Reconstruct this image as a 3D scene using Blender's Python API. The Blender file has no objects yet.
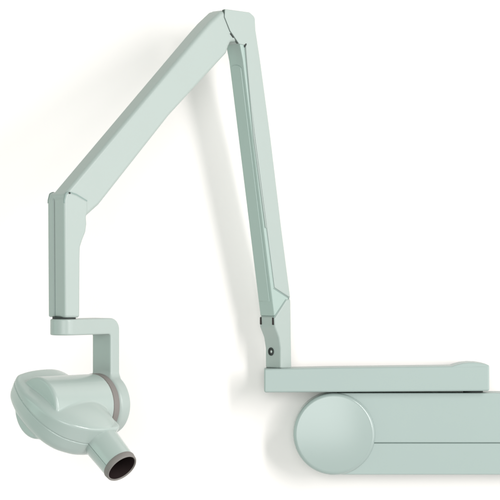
import bpy, bmesh, math
import numpy as np
from mathutils import Vector, Matrix

S = 0.002            # metres per photo pixel at the post
CZ = 1.35            # camera height
YP = -0.080          # depth of the post's front edge
D0 = 5.0
F = D0 / S           # focal length in photo pixels
CAM = Vector((0, YP - D0, CZ))
R = math.radians
sc = bpy.context.scene
col = sc.collection

# ------------------------------------------------------------------ helpers
def pt(px, py, y):
    t = y - CAM.y
    return Vector(((px - 250) / F * t, y, CZ - (py - 250) / F * t))

TH = R(40)                                   # swing of the scissor arm out from the wall
U = Vector((math.cos(TH), math.sin(TH), 0))
N = Vector((math.sin(TH), -math.cos(TH), 0))
A0 = pt(280, 250, YP); A0.z = 0

def az(px, py, b=0.0):
    """point of the arm's side plane (offset b px along its normal) seen at a pixel -> (along, height)"""
    rx = (px - 250) / F
    o = A0 + N * (b * S)
    t = ((o.x - CAM.x) * N.x + (o.y - CAM.y) * N.y) / (rx * N.x + N.y)
    P = Vector((CAM.x + rx * t, CAM.y + t, 0))
    return (P - A0).dot(U), CZ - (py - 250) / F * t

def arm_pt(a, z, b):
    v = A0 + U * a + N * (b * S)
    return Vector((v.x, v.y, z))

def fillet(pts, radii, seg=6):
    out = []
    n = len(pts)
    for i in range(n):
        p = Vector(pts[i]); r = radii[i] if isinstance(radii, (list, tuple)) else radii
        if r <= 0:
            out.append(tuple(p)); continue
        a = (Vector(pts[i - 1]) - p); b = (Vector(pts[(i + 1) % n]) - p)
        la, lb = a.length, b.length
        a.normalize(); b.normalize()
        ang = a.angle(b)
        if ang > R(172):
            out.append(tuple(p)); continue
        d = min(r / math.tan(ang / 2), la * .48, lb * .48)
        r2 = d * math.tan(ang / 2)
        c = p + (a + b).normalized() * (r2 / math.sin(ang / 2))
        s0 = p + a * d - c; s1 = p + b * d - c
        a0 = math.atan2(s0.y, s0.x); a1 = math.atan2(s1.y, s1.x)
        da = (a1 - a0 + math.pi) % (2 * math.pi) - math.pi
        for k in range(seg + 1):
            th = a0 + da * k / seg
            out.append((c.x + r2 * math.cos(th), c.y + r2 * math.sin(th)))
    return out

def finish(name, me, mat, parent, smooth=True):
    me.materials.append(mat)
    if smooth:
        me.polygons.foreach_set('use_smooth', [True] * len(me.polygons))
    o = bpy.data.objects.new(name, me)
    col.objects.link(o)
    if parent:
        o.parent = parent
        o.matrix_parent_inverse = Matrix.Translation(-world_loc(parent))
    return o

def world_loc(o):
    return Vector(o.get('_w', (0, 0, 0)))

def inset2(P, d):
    """move a closed outline inwards by d (counter-clockwise points)"""
    out = []; n = len(P)
    for i in range(n):
        a, p, b = P[i - 1], P[i], P[(i + 1) % n]
        e0 = (p - a).normalized(); e1 = (b - p).normalized()
        n0 = Vector((-e0.y, e0.x)); n1 = Vector((-e1.y, e1.x))
        m = n0 + n1
        out.append(p + m * (d / max(.35, 1 + n0.dot(n1))))
    return out

def prism(name, ring0, ring1, mat, parent, bevel=0.0, seg=4):
    """two matching outlines (3-D points) joined into a solid with rounded rims"""
    ring0 = [Vector(p) for p in ring0]; ring1 = [Vector(p) for p in ring1]
    ax = ring1[0] - ring0[0]; depth = ax.length; ax.normalize()
    if abs(ax.z) > .9: ex = Vector((1, 0, 0))
    else: ex = Vector((0, 0, 1)).cross(ax).normalized()
    ey = ax.cross(ex)
    og = ring0[0]
    P = [Vector(((p - og).dot(ex), (p - og).dot(ey))) for p in ring0]
    area2 = sum(P[i - 1].x * P[i].y - P[i].x * P[i - 1].y for i in range(len(P)))
    if area2 < 0: P.reverse()
    r = min(bevel * S, depth * .45)
    layers = []
    if r > 0:
        for k in range(seg + 1):
            t = k / seg * math.pi / 2
            layers.append((r * (1 - math.sin(t)), r * (1 - math.cos(t))))
        layers += [(a, depth - h) for a, h in reversed(layers)]
    else:
        layers = [(0, 0), (0, depth)]
    n = len(P)
    vn = []                                       # outline normals, weighted by edge length
    for i in range(n):
        e0 = P[i] - P[i - 1]; e1 = P[(i + 1) % n] - P[i]
        v = Vector((e0.y, -e0.x)) * e0.length ** 1.5 + Vector((e1.y, -e1.x)) * e1.length ** 1.5
        vn.append(v.normalized())
    bm = bmesh.new(); R_ = []; nor = []
    L = len(layers)
    for q_, (ins, h) in enumerate(layers):
        Q = inset2(P, ins) if ins > 1e-9 else P
        R_.append([bm.verts.new(og + ex * q.x + ey * q.y + ax * h) for q in Q])
        if r > 0:
            k = q_ if q_ <= seg else L - 1 - q_
            t = k / seg * math.pi / 2; sg = -1 if q_ <= seg else 1
            nor += [tuple((ex * v.x + ey * v.y) * math.sin(t) + ax * (sg * math.cos(t))) for v in vn]
    bm.faces.new(R_[0][::-1]); bm.faces.new(R_[-1])
    for A, B in zip(R_, R_[1:]):
        for i in range(n):
            bm.faces.new((A[i], A[(i + 1) % n], B[(i + 1) % n], B[i]))
    if ex.cross(ey).dot(ax) < 0: bmesh.ops.reverse_faces(bm, faces=bm.faces)
    me = bpy.data.meshes.new(name); bm.to_mesh(me); bm.free()
    o = finish(name, me, mat, parent, smooth=r > 0)
    if r > 0: me.normals_split_custom_set_from_vertices(nor)
    return o

def arm_solid(name, px, b0, b1, mat, parent, bevel=1.5, rad=0.0, seg=4):
    o2 = [az(x, y) for x, y in px]
    mn = max(.6, bevel * 1.05) if bevel > 0 else 0
    rr = [max(r, mn) * S for r in rad] if isinstance(rad, (list, tuple)) else max(rad, mn) * S
    o2 = fillet(o2, rr)
    return prism(name, [arm_pt(a, z, b0) for a, z in o2], [arm_pt(a, z, b1) for a, z in o2], mat, parent, bevel, seg)

def flat_solid(name, px, y0, y1, mat, parent, bevel=1.5, rad=0.0, yref=None):
    yr = y0 if yref is None else yref
    o2 = [(pt(x, y, yr).x, pt(x, y, yr).z) for x, y in px]
    mn = max(.6, bevel * 1.05) if bevel > 0 else 0
    rr = [max(r, mn) * S for r in rad] if isinstance(rad, (list, tuple)) else max(rad, mn) * S
    o2 = fillet(o2, rr)
    return prism(name, [(a, y0, z) for a, z in o2], [(a, y1, z) for a, z in o2], mat, parent, bevel)

def lathe(name, prof, origin, axis, mat, parent, n=96, side=None, groove=()):
    """profile of (along, radius) in px, about an axis; groove: angles with a shallow slot"""
    ax = Vector(axis).normalized()
    e1 = Vector(side).normalized() if side else ax.orthogonal().normalized()
    e2 = ax.cross(e1)
    angs = [(2 * math.pi * k / n, 0) for k in range(n)]
    for g in groove:
        w = .022
        angs = [a for a in angs if abs((a[0] - g + math.pi) % (2 * math.pi) - math.pi) > w * 2.2]
        angs += [(g - 2 * w, 0), (g - w, 0), (g - w * .7, .5), (g + w * .7, .5), (g + w, 0), (g + 2 * w, 0)]
    angs = sorted([(a % (2 * math.pi), d) for a, d in angs])
    bm = bmesh.new(); rings = []
    for h, r in prof:
        if r <= 0:
            rings.append([bm.verts.new(origin + ax * (h * S))]); continue
        rings.append([bm.verts.new(origin + ax * (h * S) + (e1 * math.cos(a) + e2 * math.sin(a)) * ((r - d) * S)) for a, d in angs])
    m = len(angs)
    for A, B in zip(rings, rings[1:]):
        for i in range(m):
            j = (i + 1) % m
            if len(A) == 1 and len(B) == 1: continue
            if len(A) == 1: bm.faces.new((A[0], B[i], B[j]))
            elif len(B) == 1: bm.faces.new((A[i], B[0], A[j]))
            else: bm.faces.new((A[i], B[i], B[j], A[j]))
    bmesh.ops.recalc_face_normals(bm, faces=bm.faces)
    me = bpy.data.meshes.new(name); bm.to_mesh(me); bm.free()
    o = finish(name, me, mat, parent)
    me.set_sharp_from_angle(angle=R(35))
    return o

def rounded_profile(h0, h1, r, e0=0, e1=0, dome=0.0, seg=7):
    p = [(h0, 0)]
    if e0: p += [(h0 + e0 - e0 * math.cos(t), r - e0 + e0 * math.sin(t)) for t in [i / seg * math.pi / 2 for i in range(seg + 1)]]
    else: p += [(h0, r)]
    if e1: p += [(h1 - e1 + e1 * math.sin(t), r - e1 + e1 * math.cos(t)) for t in [i / seg * math.pi / 2 for i in range(seg + 1)]]
    else: p += [(h1, r)]
    rr = r - e1
    for k in range(1, 7):
        f = 1 - k / 7
        p.append((h1 + dome * (1 - f * f), rr * f))
    p.append((h1 + dome, 0))
    return p

# ---- distance-field solids (for the cast, blended shapes)
def smin(a, b, k):
    h = np.clip(.5 + .5 * (b - a) / k, 0, 1)
    return b + (a - b) * h - k * h * (1 - h)
def smax(a, b, k): return -smin(-a, -b, k)
def box2(x, y, x0, x1, y0, y1, r):
    cx, cy = (x0 + x1) / 2, (y0 + y1) / 2
    qx = np.abs(x - cx) - (x1 - x0) / 2 + r; qy = np.abs(y - cy) - (y1 - y0) / 2 + r
    return np.hypot(np.maximum(qx, 0), np.maximum(qy, 0)) + np.minimum(np.maximum(qx, qy), 0) - r
def poly2(X, Y, P):
    d = np.full(X.shape, 1e9); ins = np.zeros(X.shape, bool)
    n = len(P)
    for i in range(n):
        ax, ay = P[i]; bx, by = P[(i + 1) % n]
        ex, ey = bx - ax, by - ay
        t = np.clip(((X - ax) * ex + (Y - ay) * ey) / (ex * ex + ey * ey), 0, 1)
        d = np.minimum(d, np.hypot(X - ax - t * ex, Y - ay - t * ey))
        c = ((ay > Y) != (by > Y)) & (X < (bx - ax) * (Y - ay) / ((by - ay) if by != ay else 1e-9) + ax)
        ins ^= c
    return np.where(ins, -d, d)

def field_mesh(name, fn, lo, hi, h, frame, mat, parent):
    """surface-nets mesh of fn(x,y,z)=0 over a box in px; frame = (origin, ex, ey, ez)"""
    gx, gy, gz = [np.arange(lo[i], hi[i] + h, h, dtype=np.float32) for i in range(3)]
    V = fn(gx[:, None, None], gy[None, :, None], gz[None, None, :]).astype(np.float32)
    nx, ny, nz = V.shape
    neg = V < 0
    cnt = np.zeros((nx - 1, ny - 1, nz - 1), np.int8)
    offs = [(i, j, k) for i in (0, 1) for j in (0, 1) for k in (0, 1)]
    sl = lambda o: (slice(o[0], nx - 1 + o[0]), slice(o[1], ny - 1 + o[1]), slice(o[2], nz - 1 + o[2]))
    for o in offs: cnt += neg[sl(o)]
    act = (cnt > 0) & (cnt < 8)
    I, J, K = np.nonzero(act)
    idx = -np.ones(act.shape, np.int64); idx[I, J, K] = np.arange(len(I))
    acc = np.zeros((len(I), 3)); num = np.zeros(len(I))
    for a in offs:
        for ax in range(3):
            if a[ax]: continue
            b = list(a); b[ax] = 1
            va = V[I + a[0], J + a[1], K + a[2]]; vb = V[I + b[0], J + b[1], K + b[2]]
            m = (va < 0) != (vb < 0)
            t = np.where(m, va / np.where(m, va - vb, 1), 0)
            P = np.stack([np.full(len(I), a[0], float), np.full(len(I), a[1], float), np.full(len(I), a[2], float)], 1)
            P[:, ax] += t
            acc[m] += P[m]; num[m] += 1
    pos = (acc / num[:, None] + np.stack([I, J, K], 1)) * h + np.array(lo)
    quads = []
    for ax in range(3):
        s0 = [slice(1, -1)] * 3; s1 = [slice(1, -1)] * 3
        s0[ax] = slice(0, -1); s1[ax] = slice(1, None)
        A = neg[tuple(s0)]; B = neg[tuple(s1)]
        for flip, m in ((False, A & ~B), (True, ~A & B)):
            e = np.stack(np.nonzero(m), 1)
            e = e + np.array([0 if q == ax else 1 for q in range(3)])
            o1, o2 = [(1, 2), (2, 0), (0, 1)][ax]
            q = []
            for d1, d2 in ((-1, -1), (0, -1), (0, 0), (-1, 0)):
                c = e.copy(); c[:, o1] += d1; c[:, o2] += d2
                q.append(idx[c[:, 0], c[:, 1], c[:, 2]])
            q = np.stack(q, 1)
            if flip: q = q[:, ::-1]
            quads.append(q)
    quads = np.concatenate(quads)
    quads = quads[(quads >= 0).all(1)]
    og, ex, ey, ez = frame
    W = np.array(og) + S * (pos[:, :1] * np.array(ex) + pos[:, 1:2] * np.array(ey) + pos[:, 2:] * np.array(ez))
    if Vector(ex).cross(Vector(ey)).dot(Vector(ez)) < 0: quads = quads[:, ::-1]
    me = bpy.data.meshes.new(name)
    me.vertices.add(len(W)); me.vertices.foreach_set('co', W.ravel())
    me.loops.add(quads.size); me.loops.foreach_set('vertex_index', quads.ravel())
    me.polygons.add(len(quads)); me.polygons.foreach_set('loop_start', np.arange(0, quads.size, 4))
    me.update(calc_edges=True); me.validate()
    o = finish(name, me, mat, parent)
    sm = o.modifiers.new('relax', 'SMOOTH'); sm.factor = .5; sm.iterations = 3
    return o

# ---------------------------------------------------------------- materials
def mat(name, rgb, rough=.4, spec=.5, metal=0, var=.03, bump=.0, bscale=900, coat=0):
    m = bpy.data.materials.new(name); m.use_nodes = True
    nt = m.node_tree; b = nt.nodes['Principled BSDF']
    tc = nt.nodes.new('ShaderNodeTexCoord')
    nz = nt.nodes.new('ShaderNodeTexNoise'); nz.inputs['Scale'].default_value = 6; nz.inputs['Detail'].default_value = 1.5
    nt.links.new(tc.outputs['Object'], nz.inputs['Vector'])
    rp = nt.nodes.new('ShaderNodeValToRGB')
    rp.color_ramp.elements[0].position = .05; rp.color_ramp.elements[1].position = .95
    rp.color_ramp.elements[0].color = [c * (1 - var) for c in rgb] + [1]
    rp.color_ramp.elements[1].color = [min(1, c * (1 + var)) for c in rgb] + [1]
    nt.links.new(nz.outputs['Fac'], rp.inputs['Fac'])
    nt.links.new(rp.outputs['Color'], b.inputs['Base Color'])
    b.inputs['Roughness'].default_value = rough
    b.inputs['Specular IOR Level'].default_value = spec
    b.inputs['Metallic'].default_value = metal
    if coat:
        b.inputs['Coat Weight'].default_value = coat; b.inputs['Coat Roughness'].default_value = .18
    n3 = nt.nodes.new('ShaderNodeTexNoise'); n3.inputs['Scale'].default_value = 14; n3.inputs['Detail'].default_value = 1
    nt.links.new(tc.outputs['Object'], n3.inputs['Vector'])
    mr = nt.nodes.new('ShaderNodeMapRange')
    mr.inputs['To Min'].default_value = rough - .02; mr.inputs['To Max'].default_value = rough + .02
    nt.links.new(n3.outputs['Fac'], mr.inputs['Value']); nt.links.new(mr.outputs['Result'], b.inputs['Roughness'])
    if bump:
        n2 = nt.nodes.new('ShaderNodeTexNoise'); n2.inputs['Scale'].default_value = bscale; n2.inputs['Detail'].default_value = 3
        nt.links.new(tc.outputs['Object'], n2.inputs['Vector'])
        bp = nt.nodes.new('ShaderNodeBump'); bp.inputs['Strength'].default_value = bump; bp.inputs['Distance'].default_value = .0006
        nt.links.new(n2.outputs['Fac'], bp.inputs['Height']); nt.links.new(bp.outputs['Normal'], b.inputs['Normal'])
    return m

MINT = mat('mint_enamel', (.366, .414, .392), .33, .45, var=.018, bump=.10)
MINT_B = mat('bracket_enamel', (.345, .408, .390), .38, .45, var=.02, bump=.12)
MINT_C = mat('cap_enamel', (.325, .384, .366), .25, .5, var=.015, bump=.05, coat=.4)
MINT_G = mat('mint_gloss', (.380, .436, .412), .25, .5, var=.015, bump=.04, coat=.25)
GREY = mat('grey_rubber', (.20, .18, .17), .55, .4, var=.06, bump=.1)
DARK = mat('dark_gasket', (.035, .04, .038), .6, .3)
BLACK = mat('aperture_black', (.020, .012, .012), .5, .3)
SEAM = mat('seam_shade', (.25, .315, .295), .6, .2)
SEAM2 = mat('seam_dark', (.09, .11, .10), .6, .2)
MINT_R = mat('channel_shade_mint', (.345, .428, .395), .30, .5, var=.02, bump=.1)  # greener copy of the mint: paints in the green cast of the shaded side
STEEL = mat('screw_steel', (.45, .47, .46), .3, .5, metal=.9)
WALL = mat('white_wall', (.945, .878, .868), .8, .2, var=.008, bump=.06, bscale=500)

# ---------------------------------------------------------------- the wall
bm = bmesh.new()
for p in ((-4, 0, -1.6), (4, 0, -1.6), (4, 0, 4.2), (-4, 0, 4.2)): bm.verts.new(p)
bm.faces.new(bm.verts)
me = bpy.data.meshes.new('wall'); bm.to_mesh(me); bm.free()
w = finish('wall', me, WALL, None, False); w['kind'] = 'structure'

# ---------------------------------------------------------------- the unit
root = bpy.data.objects.new('dental_xray_unit', None); col.objects.link(root)
bl = pt(420, 433, -0.035); bl.y = 0
root.location = bl; root['_w'] = tuple(bl)
root.empty_display_size = .05
root['label'] = 'pale mint dental X-ray unit with jointed folding arm and tube head on white wall'
root['category'] = 'x-ray unit'

# wall bracket: rounded housing with a split line, and the round end cap
YB = -0.070
zs = 443.0
def stadium(cx0, cx1, cy, r, lo, hi):
    pts = []
    n = 40
    for k in range(n + 1):
        t = math.pi / 2 + math.pi * k / n
        pts.append((cx0 + r * math.cos(t), cy - r * math.sin(t)))
    for k in range(n + 1):
        t = -math.pi / 2 + math.pi * k / n
        pts.append((cx1 + r * math.cos(t), cy - r * math.sin(t)))
    # clip between pixel rows lo..hi
    out = []
    m = len(pts)
    for i in range(m):
        a, b = pts[i], pts[(i + 1) % m]
        ina = lo <= a[1] <= hi
        if ina: out.append(a)
        cr = []
        for L in (lo, hi):
            if (a[1] - L) * (b[1] - L) < 0:
                f = (L - a[1]) / (b[1] - a[1]); cr.append((f, (a[0] + f * (b[0] - a[0]), L)))
        out += [c for _, c in sorted(cr)]
    return out
br = flat_solid('wall_bracket', stadium(335, 640, 433.8, 40.8, 0, zs - .35), YB, -0.0005, MINT_B, root, bevel=.9)
flat_solid('lower_cover', stadium(335, 640, 433.8, 40.8, zs + .35, 999), YB + .0006, -0.0005, MINT_B, br, bevel=.9)
flat_solid('bracket_core', stadium(336, 639, 433.8, 39.3, 0, 999), YB + .004, -0.001, SEAM, br, bevel=0)
c = pt(334.2, 433.9, YB); c.y = 0
lathe('end_cap', rounded_profile(18, 39.6, 41.1, 0, 3.9, 1.3, seg=12), c, (0, -1, 0), MINT_C, br, n=160)

# horizontal extension arm swivelling on the bracket
YA = -0.090
ea = flat_solid('extension_arm', [(264.2, 369), (330, 367.6), (452, 366.2), (489.5, 365.6), (489.5, 391.0), (264.2, 392.6)],
                YA, -0.018, MINT_B, root, bevel=1.8, rad=0)
flat_solid('pivot_cap', [(450.5, 366.8), (456, 364.9), (462, 363.3), (469, 362.5), (477, 362.7), (484, 363.8), (489.3, 365.4), (489.3, 369), (450.5, 369)],
           YA + .0004, -0.0184, MINT_B, ea, bevel=1.2, rad=[0, 8, 8, 8, 8, 8, 1, 0, 0])
c = pt(477, 393, -0.045)
lathe('pivot_collar', rounded_profile(-3, 3, 5.0, 0, 0), c, (0, 0, 1), STEEL, ea, n=48)
c = pt(473, 393, -0.045)
lathe('pivot_shaft', rounded_profile(-3, 2.6, 10.0, 0, 0), c, (0, 0, 1), DARK, ea, n=48)

# post at the outer end
post = arm_solid('post', [(274, 318), (286, 299.4), (290.3, 298.6), (291.3, 368.6), (280, 368.6), (280, 349), (278.4, 338), (274.4, 327.5)],
                 1.0, -23, MINT, root, bevel=1.8, rad=[0, 1, 1, 0, 0, 14, 12, 6])
a, z0 = az(279.6, 369.2); _, z1 = az(291, 370.4)
arm_solid('foot_gasket', [(280.6, 367.5), (290.6, 367.5), (290.6, 371), (280.6, 371)], 0.2, -22, DARK, post, bevel=0)
for b in (-1.6, -20.4):
    arm_solid('slot', [(273.7, 317.6), (276, 317.6), (276, 325), (273.7, 325)], b + 1.15, b - 1.15, BLACK, post, bevel=.25)  # solid black blocks stand in for the shade in the fork gaps
a, z = az(279.9, 352)
sp = arm_pt(a, z, -13.6)
scw = lathe('screw', [(-.5, 0), (-.5, 4.1), (.55, 4.1), (.8, 3.8), (.8, 3.1), (.2, 2.9), (.2, 0)], sp, -U, DARK, post, n=40)
lathe('screw_head', [(.1, 0), (.1, 1.5), (.55, 1.4), (.7, 1.1), (.7, 0)], arm_pt(a, z, -12.6), -U, STEEL, scw, n=32)

# rear arm: channel, side cover, face strip
ra = arm_solid('rear_arm', [(239.5, 42), (243, 60), (273.6, 310), (274.3, 316), (282, 316), (288.8, 299),
                            (280.4, 230), (269.5, 138), (259.2, 60), (255.5, 40)], 0, -22, MINT_R, root, bevel=1.1, rad=0)
arm_solid('side_cover', [(224.6, 9), (249.2, 12.4), (254.4, 17.2), (255, 30), (259.6, 60), (270, 138), (281, 230), (289.6, 296.4), (289.4, 298),
                         (274.0, 287.6), (266.6, 230), (254.6, 138), (247.4, 75), (245.2, 45.4), (238.8, 44), (229.8, 31), (224.2, 17)],
          1.0, -2.2, MINT, ra, bevel=.7, rad=[0, 5, 5, 0, 0, 0, 0, 0, 0, 1.5, 0, 0, 0, .6, 2, 2, 3])
arm_solid('hinge_line', [(273.6, 287.9), (289.4, 298.3), (289.2, 298.9), (273.4, 288.6)], .28, -1, SEAM, ra, bevel=0)
arm_solid('hinge_line', [(285.6, 299.2), (273.4, 317.4), (273.9, 317.9), (286.2, 299.6)], .3, -1, SEAM, ra, bevel=0)
kn = arm_solid('knuckle', [(224.9, 9.8), (248.8, 13), (253.6, 17.8), (254.4, 30), (256.6, 46), (239.4, 44), (230.4, 31), (224.9, 17)],
               -.4, -21.5, MINT, ra, bevel=1.4, rad=[0, 5, 5, 0, 0, 2, 2, 3])
# strip let into the narrow face (its front edge is the fine line beside the corner)
e0 = Vector(az(243, 60)); e1 = Vector(az(273.6, 310))
f0 = e0.lerp(e1, .035); f1 = e0.lerp(e1, .965)
dr = (e1 - e0).normalized(); up = -dr
nr = Vector((-abs(dr.y), -abs(dr.x)))            # outwards from the narrow face
loop = [(f0, -4.0), (f1, -4.0), (f1, -20.6), (f0, -20.6)]
loop = [(p.x, p.y, b) for p, b in loop]
for k in range(9, 0, -1):
    t = math.pi * k / 10
    q = f0 + up * (math.sin(t) * 4.5 * S)
    loop.append((q.x, q.y, -12.3 + math.cos(t) * 8.3))
prism('face_strip', [arm_pt(a + nr.x * .9 * S, z + nr.y * .9 * S, b) for a, z, b in loop], [arm_pt(a - nr.x * .8 * S, z - nr.y * .8 * S, b) for a, z, b in loop], MINT_R, ra, bevel=.7, seg=3)
arm_solid('highlight_bead', [(244.5, 46.5), (245.0, 46.5), (253.9, 138), (265.8, 228), (264.9, 228), (253.0, 138)], 1.5, -.5, MINT, ra, bevel=.4)  # raised bead added to catch a bright highlight line along the seam
# small dark entry hole at the head of the cover seam, and the screw on the knuckle seam
arm_solid('cable_notch', [(244.0, 44.4), (245.6, 43.2), (246.0, 44.4), (244.6, 47.6), (243.9, 47)], 1.25, -.5, DARK, ra, bevel=.15)
arm_solid('hinge_clip', [(229.7, 33.6), (230.6, 33.2), (233.5, 37.6), (233.0, 38.0)], .9, -.8, DARK, ra, bevel=.15)
arm_solid('seam_gasket', [(223.9, 9.6), (225.2, 9.8), (225.0, 16.8), (230.4, 30.6), (238.7, 43.0), (238.2, 43.6), (238.0, 43.4), (229.5, 31.4), (223.95, 17.2)],
          .3, -2.5, SEAM2, ra, bevel=0)

# front arm
fa = arm_solid('front_arm', [(64, 195), (200, 33.4), (210, 22), (222, 10.6), (232, 12), (240, 42), (231.6, 41.6), (229.4, 46.4), (227.4, 53),
                             (170, 115.5), (100, 204.6), (84, 219), (70, 222)],
               0, -21.5, MINT, root, bevel=3.8, rad=[0, 10, 10, 6, 0, 0, 1, 2, 3, 0, 0, 3, 3], seg=5)

# forearm: two shells with a split line, gasket round the hinge
FO = [(63.9, 200), (65.6, 193.2), (69, 191.8), (76, 194.4), (87.4, 201), (87.6, 211), (86.2, 217), (86.6, 224), (85.6, 232), (82.4, 240), (80.2, 247),
      (79.8, 259), (79.6, 317.6), (64.6, 317.6)]
FR = [3, 3, 3, 4, 1, 2, 4, 5, 5, 5, 5, 0, 0, 0]
fo = arm_solid('forearm', FO, 1.0, -16.1, MINT, root, bevel=2.3, rad=FR)
arm_solid('rear_shell', FO, -16.9, -26.4, MINT, fo, bevel=1.6, rad=FR)
G2 = [(63.8, 203), (63.8, 199.8), (65.4, 192.9), (68.7, 191.3), (76.2, 193.7), (87.2, 200.5), (86, 203), (76, 197), (70, 195), (66.6, 196.4), (65.4, 203)]
for b0, b1 in ((.5, -.4), (-25.1, -26.0)):
    arm_solid('hinge_gasket', G2, b0, b1, SEAM, fo, bevel=0, rad=[0, 3, 3, 3, 4, 0, 0, 0, 0, 3, 0])
arm_solid('inner_frame', [(65.6, 203), (84, 206), (83, 236), (78, 250), (78, 316.5), (65.6, 316.5)], 0, -25, SEAM, fo, bevel=0)
arm_solid('hinge_pin', [(68.2, 192.4), (69.6, 192.0), (70, 193.8), (68.6, 194.2)], 1.4, 0, DARK, fo, bevel=.2)
arm_solid('release_catch', [(79, 256.6), (80.6, 257), (80.8, 260), (79, 260.4)], -4, -14, DARK, fo, bevel=.3)

# ---- yoke and tube head
a0, _ = az(64.6, 317); a1, _ = az(79.6, 317)
axis = arm_pt((a0 + a1) / 2, 0, -12.8)
dist = axis.y - CAM.y
mag = D0 / dist
TY = R(46)
UY = Vector((math.cos(TY), math.sin(TY), 0)); NY = Vector((math.sin(TY), -math.cos(TY), 0)); Z = Vector((0, 0, 1))
ztop = CZ - (318.9 - 250) / F * dist
O = Vector((axis.x, axis.y, ztop))
LEN = 47.5                                   # disc centre -> inner face of the leg (px)
RC = Vector(O) + UY * (LEN * S)
zc = (ztop - (CZ - (404.0 - 250) / F * (RC.y - CAM.y))) / S
RW = 29.0
def yoke_f(a, b, z):
    ab = a + 0 * b; 
    big = box2(a, z, -40, LEN + 11.7, -zc - 40, 0, 11)
    inn = box2(a, z, -80, LEN, -zc - 80, -15.2, 2.5)
    L = np.maximum(big, -inn)
    plan = np.hypot(np.maximum(-a, 0), b) - 13.0
    d = smax(L + 0 * b, plan + 0 * z, 1.6)
    d = np.maximum(d, -zc - z + 0 * a + 0 * b)
    r = np.hypot(b, z + zc)
    cap = box2(r, a, -60, RW + .3, LEN - 3.7, LEN + 14.5, 5.0)
    bulge = np.sqrt(r * r + (a - (LEN + 15.0 - 110)) ** 2) - 110
    cap = smax(cap, bulge, 2.0)
    return smin(d, cap, 4.0)
yk = field_mesh('yoke', yoke_f, (-16, -33, -zc - 33), (LEN + 18, 33, 3), .5, (O, UY, NY, Z), MINT, root)
lathe('swivel_ring', rounded_profile(-1, 2.2, 11, 0, 0), O, (0, 0, 1), DARK, yk, n=64)

SR = 36.5                                    # ring outer plane -> beam axis (px)
AL = R(39)
T = -UY
DB = NY * math.cos(AL) - Z * math.sin(AL)
PB = Z * math.cos(AL) + NY * math.sin(AL)
H = O + UY * ((LEN - SR) * S) - Z * (zc * S)
OUT = [(-8, -40), (10, -43), (36, -43), (48, -36.5), (54, -22), (56.3, -7), (55.6, 11), (51, 28), (42, 41), (29, 49), (18, 52.5), (0, 53.5), (-12, 51.5), (-16.5, 44),
       (-17, 26), (-17, -10), (-15, -32)]
def closed_spline(P, k=10):
    out = []; n = len(P)
    for i in range(n):
        a, b, c_, d = [np.array(P[(i + q) % n], float) for q in (-1, 0, 1, 2)]
        for m in range(k):
            t = m / k
            out.append(tuple(.5 * (2 * b + (c_ - a) * t + (2 * a - 5 * b + 4 * c_ - d) * t * t + (3 * b - a - 3 * c_ + d) * t ** 3)))
    return out
OUT = closed_spline(OUT)
def head_f(x, y, p):
    X2 = np.broadcast_to(x[:, :, 0], (x.shape[0], y.shape[1])); Y2 = np.broadcast_to(y[:, :, 0], X2.shape)
    o2 = poly2(X2, Y2, OUT)[:, :, None]
    # plate: crisp rounded upper lip, deep rounded belly
    up = p - (6.3 + np.clip(y + 15, 0, 80) * .187 + 11 * np.clip(1 - ((x - 5) / np.where(x < 5, 30, 54)) ** 2 - (y / 52) ** 2, 0, 1))
    dn = -p - (21.0 + 0 * y)
    draft = o2 - np.minimum(p, 0) * .12
    pl = smax(draft + 0 * p, up + 0 * o2, 3.5)
    pl = smax(pl, dn + 0 * o2, 12.0)
    # cylinder round the trunnion axis
    r = np.hypot(y, p)
    cy = box2(r + 0 * x, x - np.clip(-p - 4, 0, 18) * .12 + 0 * r, -60, RW, -40, 45.8, 2.8)
    cy = np.maximum(cy, -x - 26.5 + 0 * r)
    d = smin(pl, cy, 1.5)
    g = np.maximum(np.abs(p) - .5, -(d + .7))
    g = np.maximum(g, -x - 22)
    d = np.maximum(d, -x - 26.0 + 0 * d)
    return smax(d, -g, .4)
th = field_mesh('tube_head', head_f, (-30, -52, -34), (69, 60, 34), .42, (H, T, DB, PB), MINT_G, root)
# grey swivel band between head and yoke
lathe('swivel_band', [(-33.5, 0), (-33.5, RW - .3), (-32.6, RW + .4), (-26.6, RW + .4), (-26.0, RW - .2), (-26.0, 0)], H, T, GREY, th, n=128)
# cone with its rim and open bore
cone = lathe('cone', [(44, 0), (44, 17.4), (48, 17.3), (82, 15.9)], H, DB, MINT_G, th, n=96, side=T, groove=(0, math.pi))
lathe('cone_rim', [(81.6, 15.2), (81.8, 16.2), (82.4, 16.5), (86.6, 15.9), (87.4, 15.3), (87.5, 14.6), (86.9, 14.1), (86.2, 13.95)], H, DB, GREY, th, n=96)
lathe('bore', [(86.4, 13.96), (60, 13.4), (58, 9), (62, 3), (62, 0)], H, DB, BLACK, th, n=96)

# ---------------------------------------------------------------- camera, lights
cam = bpy.data.cameras.new('camera'); co = bpy.data.objects.new('camera', cam); col.objects.link(co)
co.location = CAM; co.rotation_euler = (R(90), 0, 0)
cam.sensor_width = 36; cam.lens = 36 * F / 500; cam.clip_end = 100; cam.clip_start = .1
sc.camera = co

def area(name, loc, target, size, size_y, power, color=(1, 1, 1)):
    l = bpy.data.lights.new(name, 'AREA'); l.shape = 'RECTANGLE'; l.size = size; l.size_y = size_y; l.energy = power; l.color = color
    o = bpy.data.objects.new(name, l); col.objects.link(o); o.location = loc
    o.rotation_euler = (Vector(target) - Vector(loc)).to_track_quat('-Z', 'Y').to_euler()
tgt = Vector((0, 0, CZ))
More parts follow.
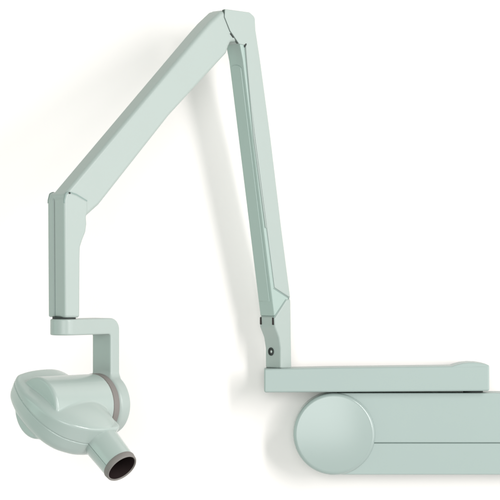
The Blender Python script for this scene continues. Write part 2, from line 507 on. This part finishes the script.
# tall strip softbox from the right, wide soft fill further round
area('key_softbox', tgt + Vector((.62, -.76, .26)).normalized() * 4.5, tgt, .45, 2.8, 116, (1, .995, .98))
area('fill_softbox', tgt + Vector((4.3, -2.3, .1)), tgt, 3.2, 3.2, 86, (.97, 1, .99))
area('front_fill', tgt + Vector((-.4, -5.2, .2)), tgt, 2.4, 2.4, 84, (.98, 1, .99))  # frontal fill, added in place of some of the ambient light
area('side_green_fill', tgt + Vector((-4.2, -1.3, 0)), tgt, 2.0, 2.4, 24, (.70, 1, .86))  # green-tinted fill, added to turn the left-facing sides greener
bpy.data.lights['side_green_fill'].specular_factor = .3
wd = bpy.data.worlds.new('World'); sc.world = wd; wd.use_nodes = True
nt = wd.node_tree; bg = nt.nodes['Background']
tc = nt.nodes.new('ShaderNodeTexCoord'); sx = nt.nodes.new('ShaderNodeSeparateXYZ'); cr = nt.nodes.new('ShaderNodeValToRGB')
mr = nt.nodes.new('ShaderNodeMapRange'); mr.inputs['From Min'].default_value = -1
nt.links.new(tc.outputs['Generated'], sx.inputs[0]); nt.links.new(sx.outputs['Z'], mr.inputs['Value'])
nt.links.new(mr.outputs['Result'], cr.inputs['Fac'])
cr.color_ramp.elements[0].color = (1, 1, 1, 1); cr.color_ramp.elements[1].color = (.29, .35, .32, 1)
cx = nt.nodes.new('ShaderNodeValToRGB'); mx = nt.nodes.new('ShaderNodeMapRange'); mx.inputs['From Min'].default_value = -1
nt.links.new(sx.outputs['X'], mx.inputs['Value']); nt.links.new(mx.outputs['Result'], cx.inputs['Fac'])
cx.color_ramp.elements[0].color = (1.14, 1.26, 1.2, 1); cx.color_ramp.elements[1].color = (.95, .93, .93, 1)
ml = nt.nodes.new('ShaderNodeMix'); ml.data_type = 'RGBA'; ml.blend_type = 'MULTIPLY'; ml.inputs[0].default_value = 1
nt.links.new(cr.outputs['Color'], ml.inputs[6]); nt.links.new(cx.outputs['Color'], ml.inputs[7])
nt.links.new(ml.outputs[2], bg.inputs['Color'])
bg.inputs['Strength'].default_value = .70
sc.view_settings.view_transform = 'Standard'; sc.view_settings.look = 'None'; sc.view_settings.exposure = 0
for o in list(bpy.data.objects):
    if '_w' in o: del o['_w']
